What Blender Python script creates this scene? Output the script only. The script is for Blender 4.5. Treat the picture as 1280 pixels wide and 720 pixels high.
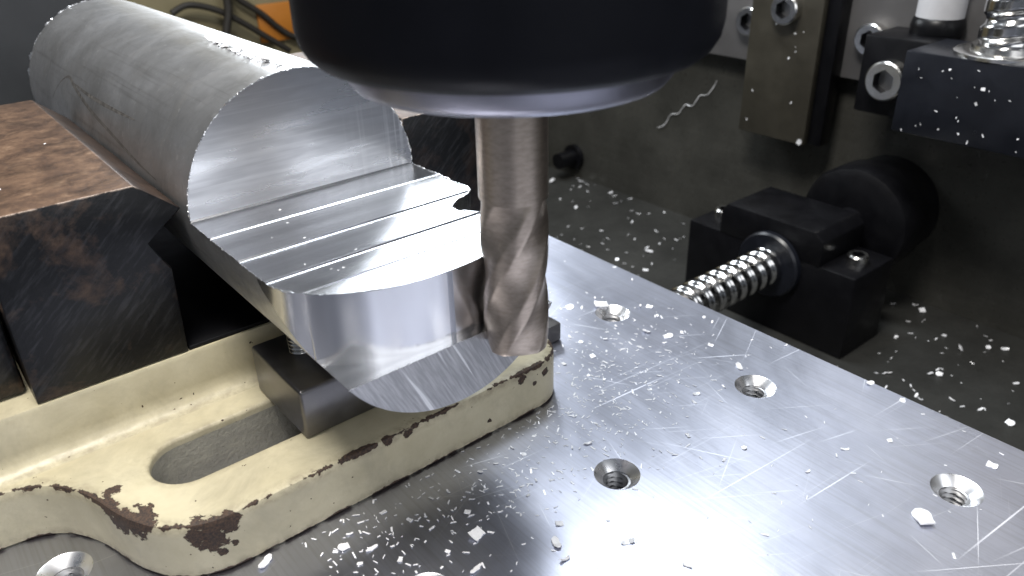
import bpy, bmesh, math, random
from mathutils import Vector, Matrix

for o in list(bpy.data.objects):
    bpy.data.objects.remove(o)
scene = bpy.context.scene
COL = scene.collection
S = 0.001                       # everything below is written in millimetres

# ------------------------------------------------------------------ camera
cam_d = bpy.data.cameras.new('camera')
cam = bpy.data.objects.new('camera', cam_d)
COL.objects.link(cam)
scene.camera = cam
RM = Matrix(((0.771496, 0.313972, -0.553367),
             (-0.635817, 0.348994, -0.688433),
             (-0.023027, 0.882964, 0.468876)))
cam.matrix_world = Matrix.Translation(Vector((-101.25, -91.02, 117.89)) * S) @ RM.to_4x4()
cam_d.sensor_width = 36.0
cam_d.lens = 36.0 * 996.2 / 1280.0
cam_d.clip_start = 0.004
cam_d.clip_end = 20.0
cam_d.dof.use_dof = True
cam_d.dof.focus_distance = 0.178
cam_d.dof.aperture_fstop = 26.0

# ------------------------------------------------------------------ world, lamps, exposure
world = bpy.data.worlds.new('World')
scene.world = world
world.use_nodes = True
wbg = world.node_tree.nodes['Background']
wbg.inputs[0].default_value = (0.80, 0.88, 1.0, 1)
wbg.inputs[1].default_value = 0.125


def area_lamp(name, loc, target, sx, sy, power, color, spread=180):
    d = bpy.data.lights.new(name, 'AREA')
    d.shape = 'RECTANGLE'
    d.size, d.size_y = sx * S, sy * S
    d.energy = power
    d.color = color
    d.spread = math.radians(spread)
    o = bpy.data.objects.new(name, d)
    COL.objects.link(o)
    o.location = Vector(loc) * S
    o.rotation_euler = (Vector(target) - Vector(loc)).to_track_quat('-Z', 'Y').to_euler()
    return o


# LED work light behind and above the spindle, room light over the operator's shoulder
area_lamp('led_work_light', (118, 165, 405), (-25, 30, 20), 130, 90, 1.05, (0.88, 0.94, 1.0))
area_lamp('rear_fill', (115, 290, 175), (-20, 40, 50), 130, 90, 0.42, (0.88, 0.94, 1.0))  # added low rear lamp, there to brighten the milled flat
area_lamp('shop_light', (-120, 10, 480), (-60, 30, 0), 160, 130, 2.9, (1.0, 0.97, 0.92))
area_lamp('room_light', (-10, -340, 230), (-30, 20, 30), 420, 240, 0.6, (0.95, 0.97, 1.0))

scene.view_settings.view_transform = 'Standard'
scene.view_settings.look = 'None'
scene.view_settings.gamma = 1.0
scene.view_settings.exposure = 0.2
scene.view_settings.use_curve_mapping = False


# ------------------------------------------------------------------ tagging helpers
def tag(o, label, cat, group=None):
    o['label'] = label
    o['category'] = cat
    if group:
        o['group'] = group
    return o


def empty(name, loc):
    o = bpy.data.objects.new(name, None)
    o.empty_display_size = 0.005
    COL.objects.link(o)
    o.location = Vector(loc) * S
    return o


# ------------------------------------------------------------------ mesh builder
class MB:
    def __init__(self):
        self.bm = bmesh.new()

    def v(self, p):
        return self.bm.verts.new(p)

    def f(self, vs, m=0):
        try:
            fc = self.bm.faces.new(vs)
            fc.material_index = m
            return fc
        except ValueError:
            return None

    def box(self, a, b, bevel=0.0, seg=2, m=0):
        n0 = set(self.bm.verts)
        P = [(x, y, z) for z in (a[2], b[2]) for y in (a[1], b[1]) for x in (a[0], b[0])]
        q = [self.v(p) for p in P]
        fs = [self.f([q[i] for i in t], m) for t in ((0, 2, 3, 1), (4, 5, 7, 6), (0, 1, 5, 4), (2, 6, 7, 3), (0, 4, 6, 2), (1, 3, 7, 5))]
        if bevel > 0:
            es = list({e for fc in fs for e in fc.edges})
            bmesh.ops.bevel(self.bm, geom=es, offset=bevel, segments=seg, profile=0.5, affect='EDGES', material=-1)
        return self

    def prism(self, prof, y0, y1, axis='Y', bevel=0.0, m=0):
        """closed profile extruded; profile (a,b): axis Y -> (x,z), axis X -> (y,z), axis Z -> (x,y)"""
        def pt(a, b, t):
            return {'Y': (a, t, b), 'X': (t, a, b), 'Z': (a, b, t)}[axis]
        A = [self.v(pt(a, b, y0)) for a, b in prof]
        B = [self.v(pt(a, b, y1)) for a, b in prof]
        n = len(prof)
        fs = [self.f(A, m), self.f(B[::-1], m)]
        for i in range(n):
            fs.append(self.f([A[i], B[i], B[(i + 1) % n], A[(i + 1) % n]], m))
        if bevel > 0:
            es = list({e for fc in fs for e in fc.edges})
            bmesh.ops.bevel(self.bm, geom=es, offset=bevel, segments=2, profile=0.5, affect='EDGES', material=-1)
        return self

    def lathe(self, prof, c=(0, 0, 0), axis='Z', seg=64, m=0, fn=None):
        """profile of (r, h); fn(angle,r,h)->r for fluted shapes"""
        rings = []
        for r, h in prof:
            ring = []
            for i in range(seg):
                a = 2 * math.pi * i / seg
                rr = fn(a, r, h) if fn else r
                u, w = rr * math.cos(a), rr * math.sin(a)
                p = {'Z': (u, w, h), 'X': (h, u, w), 'Y': (w, h, u)}[axis]
                ring.append(self.v((p[0] + c[0], p[1] + c[1], p[2] + c[2])))
            rings.append(ring)
        for j in range(len(rings) - 1):
            for i in range(seg):
                k = (i + 1) % seg
                self.f([rings[j][i], rings[j][k], rings[j + 1][k], rings[j + 1][i]], m)
        if prof[0][0] > 1e-6:
            self.f(rings[0][::-1], m)
        if prof[-1][0] > 1e-6:
            self.f(rings[-1], m)
        return self

    def tube(self, pts, r, seg=10, m=0):
        pts = [Vector(p) for p in pts]
        rings = []
        up = Vector((0.13, 0.21, 1)).normalized()
        for i, p in enumerate(pts):
            d = (pts[min(i + 1, len(pts) - 1)] - pts[max(i - 1, 0)]).normalized()
            a = d.cross(up).normalized()
            b = d.cross(a)
            rr = r[i] if isinstance(r, (list, tuple)) else r
            rings.append([self.v(p + a * rr * math.cos(2 * math.pi * t / seg) + b * rr * math.sin(2 * math.pi * t / seg)) for t in range(seg)])
        for j in range(len(rings) - 1):
            for i in range(seg):
                k = (i + 1) % seg
                self.f([rings[j][i], rings[j][k], rings[j + 1][k], rings[j + 1][i]], m)
        self.f(rings[0][::-1], m)
        self.f(rings[-1], m)
        return self

    def build(self, name, mats, parent=None, origin=(0, 0, 0), smooth=35, recalc=True):
        bm = self.bm
        if recalc:
            bmesh.ops.recalc_face_normals(bm, faces=list(bm.faces))
        org = Vector(origin)
        for w in bm.verts:
            w.co = (w.co - org) * S
        me = bpy.data.meshes.new(name)
        bm.to_mesh(me)
        bm.free()
        for mm in (mats if isinstance(mats, (list, tuple)) else [mats]):
            me.materials.append(mm)
        if smooth:
            me.shade_smooth()
            me.set_sharp_from_angle(angle=math.radians(smooth))
        o = bpy.data.objects.new(name, me)
        COL.objects.link(o)
        if parent is not None:
            o.parent = parent
        else:
            o.location = org * S
        return o


def catmull(pts, n):
    out = []
    P = [pts[0]] + list(pts) + [pts[-1]]
    for i in range(1, len(P) - 2):
        for s in range(n):
            t = s / n
            r = []
            for d in range(len(pts[0])):
                a, b, c, e = P[i - 1][d], P[i][d], P[i + 1][d], P[i + 2][d]
                r.append(0.5 * (2 * b + (c - a) * t + (2 * a - 5 * b + 4 * c - e) * t * t + (3 * b - a - 3 * c + e) * t ** 3))
            out.append(tuple(r))
    out.append(tuple(pts[-1]))
    return out


def lerp_tab(tab, x):
    if x <= tab[0][0]:
        return tab[0][1]
    for (a, b), (c, d) in zip(tab, tab[1:]):
        if x <= c:
            return b + (d - b) * (x - a) / max(c - a, 1e-9)
    return tab[-1][1]


# ------------------------------------------------------------------ materials
class N:
    """tiny node-graph helper"""
    def __init__(self, name):
        self.m = bpy.data.materials.new(name)
        self.m.use_nodes = True
        self.t = self.m.node_tree
        self.b = self.t.nodes['Principled BSDF']

    def n(self, kind, **kw):
        x = self.t.nodes.new(kind)
        for k, v in kw.items():
            setattr(x, k, v)
        return x

    def l(self, a, b):
        self.t.links.new(a, b)

    def pos(self, scale=(1, 1, 1), rot=(0, 0, 0)):
        """world position in millimetres, scaled / rotated"""
        g = self.n('ShaderNodeNewGeometry')
        a = self.n('ShaderNodeVectorMath', operation='SCALE')
        a.inputs['Scale'].default_value = 1000.0
        self.l(g.outputs['Position'], a.inputs[0])
        r = self.n('ShaderNodeVectorRotate', rotation_type='EULER_XYZ')
        r.inputs['Rotation'].default_value = rot
        self.l(a.outputs[0], r.inputs['Vector'])
        b = self.n('ShaderNodeVectorMath', operation='MULTIPLY')
        b.inputs[1].default_value = scale
        self.l(r.outputs[0], b.inputs[0])
        return b.outputs[0]

    def noise(self, vec, scale=1.0, detail=4, rough=0.55, dist=0.0):
        x = self.n('ShaderNodeTexNoise')
        x.inputs['Scale'].default_value = scale
        x.inputs['Detail'].default_value = detail
        x.inputs['Roughness'].default_value = rough
        x.inputs['Distortion'].default_value = dist
        self.l(vec, x.inputs['Vector'])
        return x.outputs[0]

    def ramp(self, fac, stops):
        x = self.n('ShaderNodeValToRGB')
        e = x.color_ramp.elements
        while len(e) < len(stops):
            e.new(0.5)
        for i, (p, c) in enumerate(stops):
            e[i].position = p
            e[i].color = (*c, 1) if isinstance(c, (tuple, list)) else (c, c, c, 1)
        self.l(fac, x.inputs[0])
        return x.outputs[0]

    def rng(self, fac, a, b, c=0.0, d=1.0):
        x = self.n('ShaderNodeMapRange')
        x.clamp = True
        for i, v in enumerate((a, b, c, d)):
            x.inputs[1 + i].default_value = v
        self.l(fac, x.inputs[0])
        return x.outputs[0]

    def math(self, op, a, b=None):
        x = self.n('ShaderNodeMath', operation=op)
        for i, v in enumerate((a, b)):
            if v is None:
                continue
            if isinstance(v, (int, float)):
                x.inputs[i].default_value = v
            else:
                self.l(v, x.inputs[i])
        return x.outputs[0]

    def mix(self, fac, a, b):
        x = self.n('ShaderNodeMix', data_type='RGBA')
        for i, v in ((0, fac), (6, a), (7, b)):
            if isinstance(v, (int, float)):
                x.inputs[i].default_value = v
            elif isinstance(v, tuple):
                x.inputs[i].default_value = (*v, 1)
            else:
                self.l(v, x.inputs[i])
        return x.outputs[2]

    def bump(self, h, strength=0.3, dist_mm=0.1, normal=None):
        x = self.n('ShaderNodeBump')
        x.inputs['Strength'].default_value = strength
        x.inputs['Distance'].default_value = dist_mm * S
        self.l(h, x.inputs['Height'])
        if normal is not None:
            self.l(normal, x.inputs['Normal'])
        return x.outputs[0]

    def set(self, **kw):
        for k, v in kw.items():
            s = self.b.inputs[k.replace('_', ' ')]
            if isinstance(v, (int, float)):
                s.default_value = v
            elif isinstance(v, tuple):
                s.default_value = (*v, 1) if s.type == 'RGBA' else v
            else:
                self.l(v, s)
        return self.m


def plain(name, col, metal=0.0, rough=0.5, var=0.15, scale=0.3):
    g = N(name)
    p = g.pos()
    n1 = g.noise(p, scale, 5, 0.6)
    c = g.mix(g.rng(n1, 0.3, 0.7), tuple(x * (1 - var) for x in col), tuple(min(1, x * (1 + var)) for x in col))
    r = g.rng(n1, 0.3, 0.7, rough * 0.85, min(1, rough * 1.2))
    return g.set(Base_Color=c, Metallic=metal, Roughness=r)


def mat_plate():
    g = N('aluminium_plate')
    grain = g.noise(g.pos((1.5, 0.035, 1)), 1.0, 2, 0.5)
    grain2 = g.noise(g.pos((0.5, 0.012, 1)), 1.0, 2, 0.5)
    blot = g.noise(g.pos(), 0.045, 4, 0.6)
    smear = g.noise(g.pos((0.05, 0.016, 1), (0, 0, 0.4)), 1.0, 4, 0.6, 0.6)
    scr = None
    for ang, lf, pf, th, off in ((0.30, 0.020, 1.7, 0.715, 3), (-0.42, 0.024, 1.9, 0.725, 17), (1.05, 0.028, 1.8, 0.735, 41), (0.10, 0.016, 1.6, 0.70, 90), (-1.2, 0.030, 1.9, 0.74, 7), (0.62, 0.022, 1.8, 0.72, 133)):
        w = g.n('ShaderNodeVectorMath', operation='ADD')
        g.l(g.pos((lf, pf, 1), (0, 0, ang)), w.inputs[0])
        w.inputs[1].default_value = (off, off * 1.7, 0)
        nn = g.noise(w.outputs[0], 1.0, 1, 0.5, 0.35)
        s1 = g.rng(nn, th, th + 0.09)
        scr = s1 if scr is None else g.math('MAXIMUM', scr, s1)
    base = g.mix(g.rng(blot, 0.35, 0.7), (0.50, 0.52, 0.61), (0.61, 0.63, 0.73))
    base = g.mix(g.math('MULTIPLY', g.rng(smear, 0.52, 0.68), 0.30), base, (0.42, 0.42, 0.46))
    base = g.mix(g.math('MULTIPLY', g.rng(grain, 0.45, 0.66), 0.35), base, (0.40, 0.41, 0.45))
    base = g.mix(g.math('MULTIPLY', scr, 0.6), base, (0.86, 0.87, 0.90))
    rough = g.math('ADD', g.rng(smear, 0.35, 0.68, 0.30, 0.38), g.math('MULTIPLY', scr, 0.16))
    h = g.math('ADD', g.math('MULTIPLY', grain, 0.8), g.math('MULTIPLY', grain2, 1.2))
    t = g.n('ShaderNodeCombineXYZ')
    t.inputs[0].default_value = 1.0
    return g.set(Base_Color=base, Metallic=1.0, Roughness=rough, Normal=g.bump(h, 0.22, 0.05),
                 Anisotropic=0.6, Tangent=t.outputs[0])


def mat_milled(name, dirscale, base=(0.80, 0.81, 0.84), rough=0.22, bump=0.25):
    g = N(name)
    a = g.noise(g.pos(dirscale), 1.0, 1, 0.5)
    b = g.noise(g.pos(tuple(x * 0.22 for x in dirscale)), 1.0, 2, 0.5)
    blot = g.noise(g.pos(), 0.09, 4, 0.6)
    c = g.mix(g.rng(b, 0.35, 0.65), tuple(x * 0.80 for x in base), base)
    r = g.rng(blot, 0.35, 0.7, rough * 0.92, rough * 1.12)
    h = g.math('ADD', a, g.math('MULTIPLY', b, 1.2))
    return g.set(Base_Color=c, Metallic=1.0, Roughness=r, Normal=g.bump(h, bump, 0.06))


def mat_skin():
    g = N('bar_mill_skin')
    p = g.pos()
    a = g.noise(p, 0.050, 4, 0.6, 0.4)
    b = g.noise(p, 0.16, 4, 0.55, 0.8)
    f = g.noise(p, 0.7, 2, 0.5)
    ln = g.noise(g.pos((0.55, 0.012, 0.55)), 1.0, 3, 0.6)
    c = g.mix(g.rng(a, 0.36, 0.64), (0.45, 0.45, 0.45), (0.64, 0.645, 0.66))
    c = g.mix(g.math('MULTIPLY', g.rng(b, 0.52, 0.68), 0.55), c, (0.76, 0.76, 0.77))
    c = g.mix(g.math('MULTIPLY', g.rng(b, 0.46, 0.32), 0.40), c, (0.34, 0.33, 0.32))
    c = g.mix(g.math('MULTIPLY', g.rng(ln, 0.56, 0.68), 0.40), c, (0.30, 0.295, 0.29))
    c = g.mix(g.math('MULTIPLY', g.rng(f, 0.66, 0.72), 0.35), c, (0.85, 0.85, 0.85))
    r = g.rng(b, 0.3, 0.7, 0.46, 0.34)
    h = g.math('ADD', ln, g.math('MULTIPLY', b, 0.5))
    return g.set(Base_Color=c, Metallic=0.93, Roughness=r, Normal=g.bump(h, 0.10, 0.10))


def mat_wall_face():
    g = N('milled_wall')
    hz = g.noise(g.pos((0.02, 0.1, 1.1)), 1.0, 2, 0.55)
    hz2 = g.noise(g.pos((0.035, 0.1, 0.22)), 1.0, 3, 0.6)
    vt = g.noise(g.pos((0.9, 0.1, 0.012)), 1.0, 2, 0.55)
    sx = g.n('ShaderNodeSeparateXYZ')
    g.l(g.pos(), sx.inputs[0])
    side = g.rng(sx.outputs[0], -22, -9)                # right side: upright mill marks, with the bright reflection there painted into colour
    c = g.mix(g.rng(hz2, 0.36, 0.64), (0.50, 0.51, 0.54), (0.74, 0.75, 0.78))
    c = g.mix(g.math('MULTIPLY', g.rng(hz, 0.50, 0.70), 0.35), c, (0.85, 0.86, 0.89))
    c = g.mix(g.math('MULTIPLY', g.math('MULTIPLY', g.rng(vt, 0.48, 0.62), side), 0.7), c, (0.90, 0.91, 0.93))
    r = g.rng(hz2, 0.36, 0.64, 0.36, 0.24)
    h = g.math('ADD', hz, g.math('MULTIPLY', g.math('MULTIPLY', vt, side), 1.5))
    return g.set(Base_Color=c, Metallic=1.0, Roughness=r, Normal=g.bump(h, 0.16, 0.06))


def mat_sawn():
    g = N('sawn_face')
    a = g.noise(g.pos((2.3, 0.3, 0.16), (0, 0.46, 0)), 1.0, 3, 0.6)
    b = g.noise(g.pos((0.7, 0.3, 0.03), (0, 0.46, 0)), 1.0, 2, 0.5)
    c = g.mix(g.rng(a, 0.40, 0.66), (0.40, 0.40, 0.41), (0.56, 0.56, 0.57))
    c = g.mix(g.rng(b, 0.66, 0.70), c, (0.85, 0.85, 0.85))
    return g.set(Base_Color=c, Metallic=0.85, Roughness=0.46, Normal=g.bump(g.math('ADD', a, b), 0.5, 0.12))


def mat_cream():
    g = N('cream_paint')
    p = g.pos()
    big = g.noise(p, 0.10, 4, 0.6)
    mid = g.noise(p, 0.42, 5, 0.65, 0.3)
    low = g.noise(p, 0.16, 3, 0.6)
    fine = g.noise(p, 2.2, 3, 0.6)
    ed = g.n('ShaderNodeAttribute', attribute_name='edge')
    e = ed.outputs['Fac']
    # worn edge: only where the slow noise lets it, with a ragged outline
    wear = g.math('ADD', g.math('MULTIPLY', e, 0.62), g.math('ADD', g.math('MULTIPLY', mid, 0.55), g.math('MULTIPLY', low, 0.75)))
    wear = g.rng(wear, 1.20, 1.23)
    # individual chipped patches, world mm (x, y, z, radius)
    for (x, y, z, r) in ((-77.5, 29.6, 9.8, 3.6), (-74.2, 29.2, 11.3, 2.6), (-88.5, 43.0, 11.2, 3.0), (-87.0, 38.6, 12.6, 3.4), (-90.0, 46.5, 12.8, 2.4), (-88.2, 50.5, 13.0, 1.8),
                         (5.0, 29.6, 9.6, 1.3), (1.5, 29.3, 8.0, 0.6), (-2.5, 29.2, 11.0, 1.4), (-34, 29.2, 11.5, 1.2), (-39, 29.2, 12.2, 1.2), (-73.2, 29.2, 6.0, 0.7), (-75.6, 29.4, 5.0, 0.8), (-62, 29.2, 7, 0.25), (-12.5, 29.2, 4.0, 0.6)):
        d = g.n('ShaderNodeVectorMath', operation='DISTANCE')
        g.l(p, d.inputs[0])
        d.inputs[1].default_value = (x, y, z)
        q = g.math('ADD', g.math('DIVIDE', d.outputs['Value'], r), g.math('MULTIPLY', g.math('SUBTRACT', mid, 0.5), 2.8))
        wear = g.math('MAXIMUM', wear, g.rng(q, 1.0, 0.93))
    speck = g.rng(g.noise(p, 0.75, 2, 0.5), 0.745, 0.76)
    paint = g.mix(g.rng(big, 0.3, 0.7), (0.46, 0.41, 0.275), (0.56, 0.505, 0.355))
    paint = g.mix(g.math('MULTIPLY', g.rng(mid, 0.55, 0.75), 0.25), paint, (0.38, 0.33, 0.23))
    paint = g.mix(g.math('MULTIPLY', g.rng(g.noise(p, 0.06, 5, 0.72, 0.5), 0.48, 0.68), 0.50), paint, (0.33, 0.295, 0.21))
    grime = g.math('MULTIPLY', g.rng(e, 0.05, 0.6), g.rng(mid, 0.38, 0.60))
    paint = g.mix(g.math('MULTIPLY', grime, 0.45), paint, (0.20, 0.165, 0.11))
    peb = g.noise(p, 0.9, 3, 0.55)
    bare = g.mix(g.rng(fine, 0.35, 0.65), (0.020, 0.013, 0.010), (0.075, 0.042, 0.025))
    w2 = g.math('MAXIMUM', wear, speck)
    c = g.mix(w2, paint, bare)
    r = g.math('ADD', g.rng(mid, 0.3, 0.7, 0.36, 0.5), g.math('MULTIPLY', w2, 0.3))
    h = g.math('SUBTRACT', g.math('ADD', g.math('MULTIPLY', peb, 0.30), g.math('MULTIPLY', mid, 0.35)), g.math('MULTIPLY', w2, 1.0))
    return g.set(Base_Color=c, Roughness=r, Normal=g.bump(h, 0.55, 0.28))


def mat_cast():
    g = N('rough_cast_paint')
    p = g.pos()
    a = g.noise(p, 0.9, 4, 0.65)
    b = g.noise(p, 0.15, 3, 0.6)
    c = g.mix(g.rng(b, 0.3, 0.7), (0.29, 0.275, 0.225), (0.40, 0.375, 0.30))
    c = g.mix(g.math('MULTIPLY', g.rng(a, 0.55, 0.7), 0.3), c, (0.2, 0.18, 0.13))
    return g.set(Base_Color=c, Roughness=0.62, Normal=g.bump(a, 0.9, 0.6))


def mat_jaw(name, rust_amt):
    g = N(name)
    p = g.pos()
    a = g.noise(p, 0.06, 6, 0.65, 0.5)
    b = g.noise(p, 0.42, 6, 0.72, 0.2)
    sc = g.noise(g.pos((0.5, 0.5, 3.5), (0, 0.75, 0)), 0.35, 3, 0.6)
    nz = g.n('ShaderNodeNewGeometry')
    sep = g.n('ShaderNodeSeparateXYZ')
    g.l(nz.outputs['True Normal'], sep.inputs[0])
    top = g.rng(sep.outputs[2], 0.6, 0.9)               # the top face is rusted far more than the near-black sides
    bb = g.math('ADD', g.math('MULTIPLY', b, 0.5), g.math('MULTIPLY', g.noise(p, 0.14, 4, 0.6, 0.8), 0.5))
    rust = g.ramp(bb, [(0.32, (0.045, 0.026, 0.017)), (0.47, (0.080, 0.045, 0.027)), (0.58, (0.125, 0.074, 0.044)), (0.74, (0.24, 0.16, 0.105))])
    dark_steel = g.mix(g.rng(sc, 0.50, 0.72), (0.005, 0.0055, 0.007), (0.026, 0.027, 0.031))
    f_side = g.math('MULTIPLY', g.rng(g.math('ADD', g.math('MULTIPLY', a, 0.8), g.math('MULTIPLY', b, 0.2)), 0.50, 0.66), rust_amt)
    f_top = g.rng(g.noise(p, 0.12, 5, 0.65, 0.6), 0.34, 0.54, 0.55, 1.0)
    f = g.math('MAXIMUM', g.math('MULTIPLY', f_side, g.math('SUBTRACT', 1.0, top)), g.math('MULTIPLY', f_top, top))
    rustd = g.mix(0.5, rust, (0.030, 0.014, 0.008))
    rs = g.mix(top, rustd, rust)
    c = g.mix(f, dark_steel, rs)
    ed = g.n('ShaderNodeBevel')
    ed.samples = 4
    ed.inputs['Radius'].default_value = 0.5 * S
    dt = g.n('ShaderNodeVectorMath', operation='DOT_PRODUCT')
    g.l(ed.outputs[0], dt.inputs[0])
    g.l(nz.outputs['Normal'], dt.inputs[1])
    sp = g.n('ShaderNodeSeparateXYZ')
    g.l(p, sp.inputs[0])
    edge = g.math('MULTIPLY', g.math('MULTIPLY', g.rng(dt.outputs['Value'], 0.975, 0.90), g.rng(b, 0.42, 0.52)), g.rng(sp.outputs[2], 62.5, 64.0))
    c = g.mix(edge, c, (0.62, 0.50, 0.42))
    metal = g.math('MULTIPLY', g.math('SUBTRACT', 1.0, f), 0.35)
    r = g.math('ADD', 0.33, g.math('MULTIPLY', f, 0.15))
    return g.set(Base_Color=c, Metallic=metal, Roughness=r, Normal=g.bump(g.math('ADD', b, g.math('MULTIPLY', sc, 0.4)), 0.35, 0.25))


def mat_tool():
    g = N('end_mill_carbide')
    ln = g.noise(g.pos((0.6, 0.6, 1.5)), 1.0, 2, 0.6)
    c = g.mix(g.rng(ln, 0.3, 0.7), (0.42, 0.35, 0.29), (0.54, 0.46, 0.385))
    return g.set(Base_Color=c, Metallic=1.0, Roughness=0.36, Normal=g.bump(ln, 0.12, 0.03))


def mat_floor(name, col, chips=False, rough=0.45):
    g = N(name)
    p = g.pos()
    a = g.noise(p, 0.03, 6, 0.65)
    b = g.noise(p, 0.3, 5, 0.7)
    st = g.noise(g.pos((0.02, 0.02, 0.6)), 1.0, 4, 0.6)
    c = g.mix(g.rng(a, 0.3, 0.7), tuple(x * 0.65 for x in col), tuple(x * 1.25 for x in col))
    c = g.mix(g.math('MULTIPLY', g.rng(b, 0.5, 0.7), 0.4), c, tuple(x * 0.45 for x in col))
    c = g.mix(g.math('MULTIPLY', g.rng(st, 0.55, 0.7), 0.25), c, tuple(x * 1.5 for x in col))
    return g.set(Base_Color=c, Roughness=g.rng(b, 0.3, 0.7, rough * 0.8, rough * 1.3), Metallic=0.3, Normal=g.bump(b, 0.25, 0.2))


M_plate = mat_plate()
M_flat = mat_milled('milled_flat', (0.02, 1.3, 0.02), rough=0.24, bump=0.10)
M_wall = mat_wall_face()
M_round = mat_milled('milled_round_end', (0.6, 0.6, 0.06), base=(0.78, 0.78, 0.80), rough=0.22, bump=0.16)
M_skin = mat_skin()
M_sawn = mat_sawn()
M_burr = plain('bright_burr', (0.92, 0.92, 0.94), 1.0, 0.28, 0.05)
M_chip = plain('aluminium_chip', (0.90, 0.90, 0.92), 0.12, 0.32, 0.06, 1.0)
M_cream = mat_cream()
M_cast = mat_cast()
M_jaw = mat_jaw('rusty_jaw_steel', 1.0)
M_jaw2 = mat_jaw('dark_jaw_steel', 0.35)
M_carrier = mat_jaw('rusty_carrier', 1.2)
M_block = plain('dark_clamp_steel', (0.17, 0.165, 0.165), 0.9, 0.34, 0.12, 0.2)
M_steel = plain('bright_steel', (0.66, 0.65, 0.63), 1.0, 0.22, 0.08, 0.6)
M_screw = plain('ball_screw_steel', (0.55, 0.55, 0.55), 1.0, 0.16, 0.08, 0.5)
M_tool = mat_tool()
M_black = plain('black_oxide', (0.0035, 0.0035, 0.0045), 0.0, 0.36, 0.2, 0.15)
M_black.node_tree.nodes['Principled BSDF'].inputs['Specular IOR Level'].default_value = 0.25
M_nut = plain('black_collet_nut', (0.004, 0.0045, 0.007), 0.0, 0.5, 0.2, 0.05)
M_nut.node_tree.nodes['Principled BSDF'].inputs['Specular IOR Level'].default_value = 0.12
M_blue = plain('blackened_housing', (0.007, 0.008, 0.012), 0.0, 0.32, 0.25, 0.12)
M_blue.node_tree.nodes['Principled BSDF'].inputs['Specular IOR Level'].default_value = 0.4
M_ring = plain('ground_ring', (0.26, 0.26, 0.30), 1.0, 0.40, 0.06, 0.3)
M_tray = mat_floor('tray_floor', (0.040, 0.040, 0.037), rough=0.42)
M_backw = mat_floor('machine_wall', (0.060, 0.059, 0.052), rough=0.30)
M_grey = plain('grey_plate', (0.17, 0.165, 0.165), 0.5, 0.42, 0.12, 0.06)
M_olive = plain('olive_plate', (0.055, 0.050, 0.038), 0.3, 0.42, 0.2, 0.08)
M_beige = plain('beige_panel', (0.20, 0.17, 0.095), 0.0, 0.7, 0.12, 0.03)
M_dark = plain('dark_panel', (0.035, 0.037, 0.04), 0.0, 0.6, 0.25, 0.02)
M_thread = plain('tapped_thread', (0.36, 0.36, 0.37), 1.0, 0.42, 0.1, 0.5)
M_stain = plain('rubbed_stain', (0.22, 0.21, 0.20), 0.8, 0.5, 0.4, 0.8)
M_rubber = plain('cable_rubber', (0.020, 0.017, 0.013), 0.0, 0.6, 0.2, 0.1)
M_orange = plain('orange_plastic', (0.42, 0.15, 0.015), 0.0, 0.5, 0.1, 0.05)
M_white = plain('white_plastic', (0.5, 0.5, 0.52), 0.0, 0.45, 0.05, 0.2)

# ================================================================== LARGE STRUCTURE
# ---- drilled plate with countersunk tapped holes on a 50 mm grid
EX = 73.8
HOLES = [(50, -50), (50, 0), (50, 50), (0, 0), (-100, 50), (0, -50), (-50, 0), (-50, -50), (-100, 0), (50, 100), (50, 150), (-100, -50), (-150, 0), (-150, 50)]
RC, RT = 5.1, 3.05


def build_plate():
    g = MB()
    bm = g.bm
    x0, x1, y0, y1 = -240.0, EX - 0.5, -220.0, 330.0
    out = [g.v(p) for p in ((x0, y0, 0), (x1, y0, 0), (x1, y1, 0), (x0, y1, 0))]
    edges = [bm.edges.new((out[i], out[(i + 1) % 4])) for i in range(4)]
    rings = []
    for hx, hy in HOLES:
        r = [g.v((hx + RC * math.cos(2 * math.pi * i / 40), hy + RC * math.sin(2 * math.pi * i / 40), 0)) for i in range(40)]
        edges += [bm.edges.new((r[i], r[(i + 1) % 40])) for i in range(40)]
        rings.append(r)
    bmesh.ops.triangle_fill(bm, use_beauty=True, use_dissolve=False, edges=edges)
    for fc in bm.faces:
        if fc.normal.z < 0:
            fc.normal_flip()
    # chamfer and flank on the far long edge, other flanks, underside
    c1 = [g.v((EX, y0, -0.5)), g.v((EX, y1, -0.5))]
    b1 = [g.v((EX, y0, -12)), g.v((EX, y1, -12))]
    b0 = [g.v((x0, y0, -12)), g.v((x0, y1, -12))]
    g.f([out[1], c1[0], c1[1], out[2]])
    g.f([c1[0], b1[0], b1[1], c1[1]])
    g.f([out[0], out[3], b0[1], b0[0]])
    g.f([out[0], b0[0], b1[0], c1[0], out[1]])
    g.f([out[3], out[2], c1[1], b1[1], b0[1]])
    g.f([b0[0], b0[1], b1[1], b1[0]])
    return g.build('machine_table', M_plate, smooth=0, recalc=False)


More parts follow.
